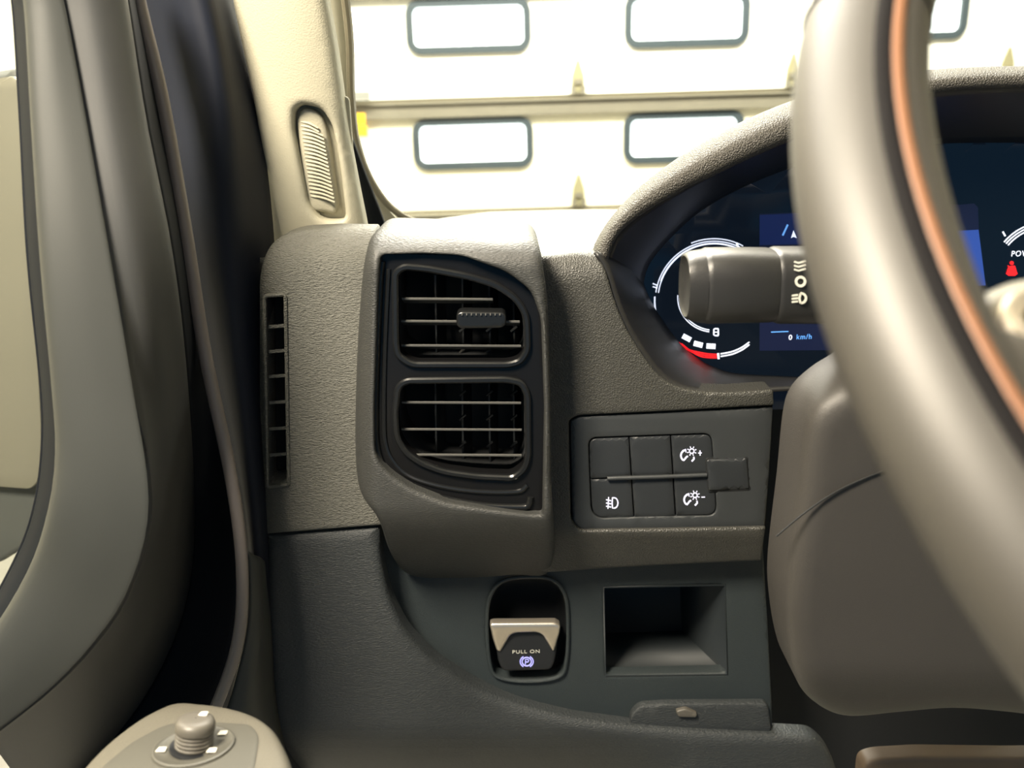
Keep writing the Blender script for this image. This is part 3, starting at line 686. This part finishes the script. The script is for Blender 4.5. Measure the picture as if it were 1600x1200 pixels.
# ================================================================== SWITCH PANEL
YP = .603
swp = thing('switch_panel', 'dark dashboard switch panel with six buttons right of the air vent', 'switch panel', at(1040, 830, YP))
grp = rounded([(919, 684), (1000, 681), (1112, 677), (1117, 740), (1121, 806), (1000, 808), (924, 811), (921, 740)], [14, 5, 14, 5, 16, 5, 22, 5])
pillow('panel_plate', rounded([(892, 658), (904, 651), (1050, 644), (1208, 636), (1202, 740), (1195, 823), (1050, 826), (907, 828), (895, 815)], [3, 8, 3, 2, 5, 2, 3, 10, 5]), YP, .008, m_panel, swp, r=2.5, holes=[grp], rh=2, step=14)
pillow('button_bed', rounded([(878, 634), (1208, 622), (1196, 838), (884, 842)], 8), YP + .0085, .005, m_void, swp, r=1, step=30)
cols = [((921, 686), (982, 683.5), (986, 745), (923, 748)), ((984, 683.5), (1047, 681), (1051, 742), (988, 745)), ((1049, 681), (1111, 679), (1116, 739), (1053, 742)),
        ((923, 750), (986, 747.5), (990, 808), (926, 809)), ((988, 747.5), (1051, 745), (1055, 806.5), (992, 808)), ((1053, 745), (1116, 742), (1119, 804), (1057, 806))]
rads = [[12, 1, 1, 1], [1, 1, 1, 1], [1, 12, 1, 1], [1, 1, 1, 20], [1, 1, 1, 1], [1, 1, 14, 1]]
btn = []
for c4, rd in zip(cols, rads):
    btn.append(pillow('button', rounded(c4, rd), YP + .0008, .005, m_button, swp, r=1.6, step=12))
tube('retaining_rod', [at(949, 747.5, YP - .001), at(960, 747, YP - .0015), at(1030, 745, YP - .0015), at(1104, 742, YP - .001)], .0016, m_panel, swp, n=10)
pillow('rod_housing_groove', rounded([(1102, 716), (1169, 713), (1174, 767), (1106, 770)], 5), YP - .0002, .004, m_void, swp, r=1, step=12)
pillow('rod_housing', rounded([(1104, 719), (1167, 716), (1171, 764), (1108, 767)], 4), YP - .0015, .006, m_button, swp, r=2, step=12)
YI = YP + .0004
ic = MB()
ic.ribbon(arc(960, 786, 5.5, -90, 90, 12, 8) + [(957, 778)][::-1], 1.8, YI); ic.ribbon([(959, 778), (957, 778), (956.5, 786), (957, 794), (960, 794)], 1.8, YI)
for yy in (781, 786, 791): ic.ribbon([(947, yy), (955, yy + 1.5)], 1.6, YI)
ic.ribbon([(951, 777), (950, 795)], 1.4, YI)
ic.build('fog_lamp_symbol', m_white_ink, btn[3])
for (cx_, cy_, s, b) in ((1080, 711, '+', btn[2]), (1085, 780, '-', btn[5])):
    g = MB()
    g.ribbon(arc(cx_ - 7, cy_ + 1, 9, 95, 235, 12), 2.6, YI); g.ribbon([(cx_ - 12, cy_ + 9), (cx_ - 7, cy_ + 3), (cx_ - 5, cy_ + 2)], 2.4, YI)
    g.ribbon([(cx_ - 8, cy_ - 4), (cx_ - 9, cy_ - 8)], 1.4, YI)
    g.ribbon(arc(cx_ + 1, cy_ - 6, 3.6, 0, 340, 14), 1.6, YI, closed=True)
    for k in range(8):
        a = k * 45 + 20; g.ribbon([(cx_ + 1 + 5.2 * math.cos(math.radians(a)), cy_ - 6 - 5.2 * math.sin(math.radians(a))), (cx_ + 1 + 7.6 * math.cos(math.radians(a)), cy_ - 6 - 7.6 * math.sin(math.radians(a)))], 1.2, YI)
    g.ribbon([(cx_ + 4, cy_ + 3), (cx_ + 4.5, cy_ + 6), (cx_ + 1, cy_ + 10)], 2.4, YI)
    g.ribbon([(cx_ + 11, cy_ - 3), (cx_ + 16.5, cy_ - 3.2)], 1.5, YI)
    if s == '+': g.ribbon([(cx_ + 13.7, cy_ - 7), (cx_ + 14, cy_ + 1)], 1.5, YI)
    g.build('brightness_up_symbol' if s == '+' else 'brightness_down_symbol', m_white_ink, b)

# ================================================================== PARKING BRAKE SWITCH
YK = .628
pb = thing('parking_brake_switch', 'parking brake pull switch with silver lip in an arched recess', 'brake switch', at(823, 1060, .64))
bowl = []
bc = np.array([823, 985])
for s, d in ((1.06, .002), (1.0, .006), (.97, .012), (.9, .022), (.75, .030), (.4, .032), (.01, .032)):
    bowl.append([at(*(bc + (np.array(p) - bc) * s), .635 + d) for p in brk])
grid('recess', bowl, m_matte, pb, 0, closed=True)
sweep('recess_rim', [at(*(bc + (np.array(p) - bc) * 1.02), .635) for p in brk], circ(.0016, 8), m_knee, pb, closed=True, up=(0, -1, .001))
pillow('switch_body', rounded([(772, 985), (873, 984), (868, 1030), (862, 1048), (785, 1050), (778, 1034)], [6, 6, 8, 12, 12, 8]), YK + .002, .018, m_matte, pb, r=5, step=8)
pillow('silver_lip', rounded([(765, 977), (770, 975), (868, 974), (876, 979), (874, 992), (866, 1018), (863, 1018), (848, 993), (838, 989), (806, 990), (797, 994), (782, 1020), (776, 1018), (770, 1000)], [3, 3, 3, 4, 4, 3, 2, 6, 6, 6, 6, 2, 3, 4]), YK - .003, .008, m_chrome, pb, r=4, step=5, yf=lambda x, y: max(0, y - 984) * .00010)
text('pull_on_text', 'PULL ON', 822, 1018.5, 7, YK + .0013, m_ink, pb, squeeze=1.15)
g = MB(); YQ = YK + .0013
g.ribbon(arc(823, 1034, 7.2, 0, 345, 24, 6.6), 1.7, YQ, closed=True)
g.ribbon(arc(823, 1034, 10.2, 120, 240, 12, 9), 1.5, YQ); g.ribbon(arc(823, 1034, 10.2, -60, 60, 12, 9), 1.5, YQ)
g.ribbon([(821, 1038.5), (821, 1030.5), (825, 1030.5), (826.3, 1032.5), (825, 1034.6), (821.5, 1034.6)], 1.4, YQ)
g.build('parking_brake_symbol', mat('violet_lit_symbol', (150, 150, 220), .5, var=0, emit=(150, 150, 232), estr=.9), pb)

# ================================================================== INSTRUMENT CLUSTER
YC = .70
ic_ = thing('instrument_cluster', 'digital instrument cluster under an arched vinyl hood behind the steering wheel', 'instrument cluster', at(1300, 640, .66))
O = [(927, 414), (928, 394), (938, 370), (964, 333), (1010, 287), (1080, 237), (1150, 198), (1240, 160), (1350, 128), (1460, 112), (1600, 107), (1760, 112), (1950, 160), (2080, 260), (2150, 392)]
I = [(944, 412), (951, 388), (954, 380), (968, 358), (1005, 328), (1060, 295), (1137, 256), (1228, 215), (1350, 168), (1460, 140), (1600, 132), (1760, 138), (1930, 180), (2050, 275), (2120, 400)]
Dp = [(1002, 464), (1002, 452), (1003, 440), (1012, 412), (1040, 376), (1090, 330), (1160, 290), (1250, 255), (1350, 232), (1460, 222), (1600, 220), (1760, 222), (1890, 255), (1980, 330), (2030, 450)]
def prow(P, Y, dzz=0, n=90):
    A = resample([at(p[0], p[1], Y) for p in cat_rom(P, 8)], n); A[:, 2] += dzz; return A
mid2 = lambda t: [(a[0] * (1 - t) + b[0] * t, a[1] * (1 - t) + b[1] * t) for a, b in zip(O, I)]
grid('cluster_hood', [prow(O, .75, -.02), prow(O, .70, -.006), prow(O, .645, 0), prow(mid2(.22), .622), prow(mid2(.6), .612), prow(I, .614), prow(mid2(1.02), .622)], m_hood, ic_, .003, nsub=4, sharp=80)
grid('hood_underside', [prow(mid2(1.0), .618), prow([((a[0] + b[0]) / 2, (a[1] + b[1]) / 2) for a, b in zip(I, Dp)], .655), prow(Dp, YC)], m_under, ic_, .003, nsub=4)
Aw = [(930, 394), (946, 420), (962, 475), (982, 520), (1010, 563), (1030, 588), (1055, 604), (1085, 611), (1135, 614), (1209, 609), (1260, 606)]
Bw = [(1002, 425), (1003, 445), (1018, 478), (1034, 503), (1055, 532), (1075, 552), (1096, 567), (1120, 578), (1150, 586), (1215, 590), (1260, 592)]
grid('cluster_well', [prow(Aw, .604, 0, 50), prow([((a[0] * .6 + b[0] * .4), (a[1] * .6 + b[1] * .4)) for a, b in zip(Aw, Bw)], .63, 0, 50), prow(Bw, YC, 0, 50)], m_stalk, ic_, .003, nsub=3)
pillow('display_screen', rounded([(992, 640), (992, 440), (1003, 405), (1035, 368), (1088, 322), (1160, 282), (1250, 248), (1350, 226), (1460, 216), (1600, 214), (1780, 216), (1900, 250), (2000, 330), (2060, 450), (2060, 640)], 3), YC + .004, .01, m_screen, ic_, r=1, step=60)
YD = YC + .0035
g = MB(); 
GA = (1115, 468)
def ell(cx, cy, rx, ry, a0, a1, wd, yy=YD, n=30, mb=None): (mb or g).ribbon(arc(cx, cy, rx, a0, a1, n, ry), wd, yy)
# outer gauge ring: three fine lines at top, two down the left
for d, a0 in ((0, 62), (4, 64), (8, 66)): ell(1116, 470, 96 - d, 97 - d, a0, 112 if d == 0 else 172, 1.7)
ell(1116, 470, 89, 90, 66, 160, 1.5)
ell(1116, 470, 93, 94, 176, 218, 2.4)
g.ribbon([(1020, 443), (1027, 446)], 2, YD); g.ribbon([(1020, 448), (1027, 450)], 2, YD); g.ribbon([(1151, 380), (1154, 387)], 3, YD)
ell(1116, 465, 57, 54, 176, 262, 1.6); ell(1116, 465, 54, 51, 180, 262, 1.4)
g.build('gauge_ring', m_emw, ic_)
g = MB()

for d in (0, 4): g.ribbon(cat_rom([(1126, 557 - d), (1144, 553.5 - d), (1159, 547 - d), (1171, 538.5 - d)], 5), 1.8, YD)
g.ribbon([(1122, 552), (1123, 561)], 3, YD); g.ribbon(rounded([(1115, 514), (1122, 514), (1122, 524), (1115, 524)], 2), 1.3, YD, closed=True); g.ribbon([(1115, 519), (1122, 519)], 1.2, YD)
g.ribbon(rounded([(1116, 513), (1123, 513), (1123, 525), (1116, 525)], 2), .8, YD, closed=True)
g.build('lower_gauge_marks', m_emw, ic_)
for (x, y, a) in ((1073, 528, 28), (1091, 538, 14), (1111, 541, 3)):
    ca, sa = math.cos(math.radians(a)), math.sin(math.radians(a))
    MB().poly([(x + u * ca - v * sa, y + u * sa + v * ca) for u, v in ((-7, -4), (7, -4), (7, 4), (-7, 4))], YD).build('charge_bar', m_emw, ic_)
g = MB()
for d in (0, 3.5, 7): g.ribbon(cat_rom([(1056 + d * 1.3, 533 + d * .6), (1072 + d, 545 + d * .5), (1090 + d * .5, 551 + d * .9 - 1), (1106, 554 + d * .8 - 1), (1120, 555 + d * .75 - 1)], 5), 1.9, YD)
g.build('red_zone_arc', m_emr, ic_)
MB().poly([(1187, 334), (1300, 330), (1500, 320), (1522, 318), (1528, 324), (1534, 470), (1540, 545), (1187, 548)], YD + .0002).build('blue_centre_panel', mat('lit_dark_blue_panel', (8, 14, 40), .4, var=0, emit=(9, 17, 36), estr=1), ic_)
MB().poly([(1187, 336), (1300, 331), (1300, 380), (1187, 383)], YD - .0002).build('blue_map_panel', m_emb, ic_)
MB().poly([(1440, 364), (1529, 359), (1540, 446), (1440, 452)], YD - .0003).build('bright_map_panel', m_emb2, ic_)
MB().ribbon([(1231, 351), (1223, 368)], 2.6, YD - .0006).build('lane_line', m_emc, ic_)
MB().poly([(1240, 360), (1245, 372), (1240, 370), (1236, 372)], YD - .0006).build('position_arrow', m_emw, ic_)
MB().ribbon([(1205, 519), (1232, 518)], 1.3, YD - .0004).build('speed_underline', m_emc, ic_)
text('speed_digit', '0', 1235, 527.5, 8.5, YD - .0004, m_emw, ic_)
text('speed_unit', 'km/h', 1256.5, 526.5, 8.5, YD - .0004, m_emc, ic_, squeeze=.95)
g = MB()
for d in (0, 4, 8): ell(1640, 430, 90 - d, 84 - d, 90, 142, 1.7, mb=g)
g.ribbon([(1567, 362), (1571, 369)], 2.5, YD)
g.build('right_gauge_ring', m_emw, ic_)
text('power_text', 'POWER', 1580, 397, 9, YD - .0004, m_emw, ic_, align='LEFT', squeeze=.9)
g = MB(); g.poly(arc(1581, 411, 3.2, 0, 340, 12), YD - .0004); g.poly([(1576, 416), (1586, 415), (1590, 428), (1586, 431), (1576, 431), (1572, 428)], YD - .0004)
g.ribbon([(1575, 415), (1587, 428)], 1.4, YD - .0008); g.build('seat_belt_warning', m_emr, ic_)

# ================================================================== COLUMN COVER, STALK
def cmap(p):
    k = 1 + .10 * min(1, max(0, (1132 - p[1]) / 260)); return (800 + (p[0] - 800) * 1.09, 150 + (p[1] - 150) * k)
cs = pillow('steering_column_cover', [cmap(p) for p in cat_rom([(1292, 555), (1262, 575), (1236, 602), (1224, 640), (1214, 730), (1199, 850), (1199, 920), (1208, 1010), (1222, 1070), (1250, 1112), (1290, 1132), (1360, 1122), (1440, 1112), (1520, 1122), (1580, 1134), (1700, 1134), (1720, 900), (1700, 700), (1600, 560), (1440, 520), (1340, 530)], 5, True)], .44, .045, m_shroud, None, r=34, step=16,
            yf=lambda x, y: max(0, 640 - y) ** 2 * 2.2e-6 + max(0, y - 1040) ** 2 * 3e-6 + (x - 1400) * -1.0e-5)
tag(cs, 'rounded grey steering column cover below and behind the wheel rim', 'column cover')
tube('cover_seam', pxpath([(1213, 838), (1255, 803), (1300, 772), (1340, 752), (1390, 732)], .4395, 6), .0006, m_void, cs, n=6)
YT = .50
sk = thing('light_stalk', 'black light and indicator stalk reaching left from behind the wheel rim', 'stalk', at(1300, 450, YT))
def supr(w_, h_, e=3.2, n=40):
    return [(w_ * abs(math.cos(t)) ** (2 / e) * math.copysign(1, math.cos(t)), h_ * abs(math.sin(t)) ** (2 / e) * math.copysign(1, math.sin(t))) for t in [2 * math.pi * i / n for i in range(n)]]
def seg(name, stations, m, par, e=2.6):
    rows = []
    for (px, py, Y, hw) in stations:
        c = at(px + 6, py - 1, Y); hw = hw * .93
        rows.append([c + np.array([0, a, b]) * 1 for a, b in supr(hw * .95, hw, e)])
    rows = [[rows[0][0] * 0 + np.mean(rows[0], 0)] * 40] + rows
    return grid(name, rows, m, par, 0, closed=True, sharp=50)
px = YT / FPX
seg('stalk_end_cap', [(1068, 448, .465, .0150), (1063, 448, .465, .0172), (1064, 448, .466, .0184), (1074, 448, .467, .0198), (1090, 448, .468, .0208)], m_stalk, sk)
seg('rotary_grip', [(1082, 448, .468, .0185), (1092, 448, .468, .0206), (1098, 447, .468, .0212), (1150, 446, .472, .0213), (1192, 446, .475, .0212), (1200, 446, .476, .0206)], m_stalk, sk, 3.0)
seg('stalk_body', [(1190, 446, .476, .018), (1200, 446, .476, .0212), (1206, 446, .477, .0220), (1260, 446, .481, .0222), (1340, 452, .49, .021), (1450, 470, .50, .018)], m_stalk, sk, 3.0)
YG = .481 - .0228
g = MB()
cgx = 1251
g.ribbon(arc(cgx, 440, 7, 0, 345, 18), 4, YG, closed=True)
g.ribbon(arc(cgx + 1, 466, 7.5, -95, 100, 12), 3.6, YG); g.ribbon([(cgx, 459), (cgx - 2, 466), (cgx, 474)], 3.4, YG)
for yy in (461, 466, 471): g.ribbon([(cgx - 14, yy + 1), (cgx - 4, yy)], 2.8, YG)
for yy in (409, 415, 421): g.ribbon([(cgx - 10, yy), (cgx - 3, yy + 2), (cgx + 8, yy - 1)], 2.6, YG)
g.build('headlamp_symbols', m_ink, sk)

# ================================================================== STEERING WHEEL
wc = CAM + np.array([.2717, .1969, -.0395]); a_, b_ = .80323, .0427
wn = np.array([math.sin(b_), -math.cos(a_) * math.cos(b_), math.sin(a_) * math.cos(b_)]); wn /= np.linalg.norm(wn)
e1 = np.cross(wn, [1, 0, 0]); e1 /= np.linalg.norm(e1); e2 = np.cross(wn, e1)
sw = thing('steering_wheel', 'grey leather steering wheel rim crossing the right side, close up', 'steering wheel', wc)
N = 160
def wp(th, r=.19, h=0): return wc + (e1 * math.cos(th) + e2 * math.sin(th)) * r + wn * h
path = [wp(2 * math.pi * i / N) for i in range(N)]
# rim section: a = radial (outwards positive after sign), b = towards the driver
def rim_prof():
    P = []
    for i in range(44):
        t = 2 * math.pi * i / 44
        x, y = .0172 * math.cos(t), .0150 * math.sin(t)
        P.append((x, y))
    return P
pr = rim_prof(); V = []
for i in range(N):
    th = 2 * math.pi * i / N; rad = (e1 * math.cos(th) + e2 * math.sin(th))
    # thumb swelling where the spokes join
    px_dir = rad @ np.array([-1.0, 0, 0]); side = max(0, px_dir)
    ang = math.degrees(math.atan2(rad @ np.array([0, math.sin(a_), math.cos(a_)]), -rad[0]))
    sw_ = math.exp(-((ang - 2) / 16) ** 2)
    for (x, y) in pr:
        k = 1.0 + (-.26 + 0.12 * sw_ if x < 0 else 0.0)
        V.append(path[i] + rad * x * k + wn * y)
F = []
K = len(pr)
for i in range(N):
    for j in range(K): F.append([i * K + j, i * K + (j + 1) % K, ((i + 1) % N) * K + (j + 1) % K, ((i + 1) % N) * K + j])
raw('rim_grip', V, F, m_wheel, sw)
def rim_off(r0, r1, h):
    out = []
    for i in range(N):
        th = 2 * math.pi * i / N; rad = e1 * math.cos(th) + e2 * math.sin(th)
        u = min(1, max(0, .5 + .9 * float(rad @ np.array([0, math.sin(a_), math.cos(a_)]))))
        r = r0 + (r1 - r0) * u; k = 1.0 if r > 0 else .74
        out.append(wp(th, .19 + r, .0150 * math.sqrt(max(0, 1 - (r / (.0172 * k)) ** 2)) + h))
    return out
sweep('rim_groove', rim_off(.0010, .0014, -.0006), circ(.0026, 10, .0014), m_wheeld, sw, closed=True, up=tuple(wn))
sweep('rim_reflection_strip', rim_off(-.0020, -.0010, -.0004), circ(.0019, 10, .0014), m_wheelt, sw, closed=True, up=tuple(wn))  # warm reflection along the rim, modelled as a tan coloured strip
# hub with spokes
def hubp(r, ang, h): # ang degrees from the left-pointing direction, counter-clockwise up
    L = np.array([-1.0, 0, 0]); L = L - wn * (L @ wn); L /= np.linalg.norm(L); Uu = np.cross(L, wn); 
    if Uu[2] < 0: Uu = -Uu
    return wc + (L * math.cos(math.radians(ang)) + Uu * math.sin(math.radians(ang))) * r + wn * h
hr = []
for k, (s, h) in enumerate(((.0, .004), (.8, .002), (.95, -.004), (1.0, -.012), (.98, -.03), (.0, -.035))):
    hr.append([hubp(.085 * s * (1 + .12 * math.cos(math.radians(2 * t))), t, h - .01) for t in range(0, 360, 8)])
grid('hub_cover', hr, m_wheel, sw, 0, closed=True)
for s in (0, 180):
    rows = []
    for r, wdt, hh in ((.06, .040, -.012), (.10, .032, -.014), (.14, .022, -.012), (.165, .020, -.006), (.182, .026, -.002)):
        c = hubp(r, s - 14 * (1 if s == 0 else -1), hh); U2 = hubp(0.1, 90, 0) - wc; U2 /= np.linalg.norm(U2)
        rows.append([c + U2 * wdt * math.cos(t) + wn * .008 * math.sin(t) for t in [2 * math.pi * i / 24 for i in range(24)]])
    grid('spoke', rows, m_wheel, sw, 0, closed=True)

# seam ring at the top of the rim and the left thumb control on the spoke
def proj(P):
    d = np.array(P) - CAM; z = d @ FW; return np.array([800 + FPX * (d @ RT) / z, 600 - FPX * (d @ UP) / z])
best = min(range(2000), key=lambda i: np.linalg.norm(proj(wp(2 * math.pi * i / 2000)) - np.array([1366, 52])))
thb = 2 * math.pi * best / 2000; rad = e1 * math.cos(thb) + e2 * math.sin(thb)
ringp = [wp(thb) + rad * x * (1.0 if x > 0 else .74) * 1.004 + wn * y * 1.004 for x, y in pr]
tube('cover_stitch_seam', ringp, .0007, m_wheeld, sw, closed=True, n=6, up=tuple(np.cross(wn, rad)))
def wpl(px, py, h):
    r_ = ray(px, py); o = wc + wn * h; return CAM + r_ * (((o - CAM) @ wn) / (r_ @ wn))
sp_o = [tuple(p) for p in cat_rom([(1530, 468), (1562, 449), (1605, 438), (1700, 430), (1800, 430), (1820, 560), (1800, 740), (1700, 740), (1630, 650), (1585, 560), (1545, 500)], 6, True)]
sc_ = np.array([1680, 560.0]); rows = []
for q, h in ((.01, -.004), (.6, -.004), (.88, -.005), (.96, -.008), (1.0, -.013), (1.0, -.028)):
    rows.append([wpl(*(sc_ + (np.array(p) - sc_) * q), h) for p in sp_o])
grid('spoke_control_pad', rows, mat('spoke_pad_plastic', (96, 92, 80), .4, var=.05), sw, 0, closed=True)
for rr_, w_ in ((33, .0016), (20, .0012)):
    sweep('button_ring', [wpl(1606 + rr_ * math.cos(t), 498 - rr_ * 1.1 * math.sin(t), -.0035) for t in [2 * math.pi * i / 40 for i in range(40)]], circ(w_, 8), m_chrome, sw, closed=True, up=tuple(wn))
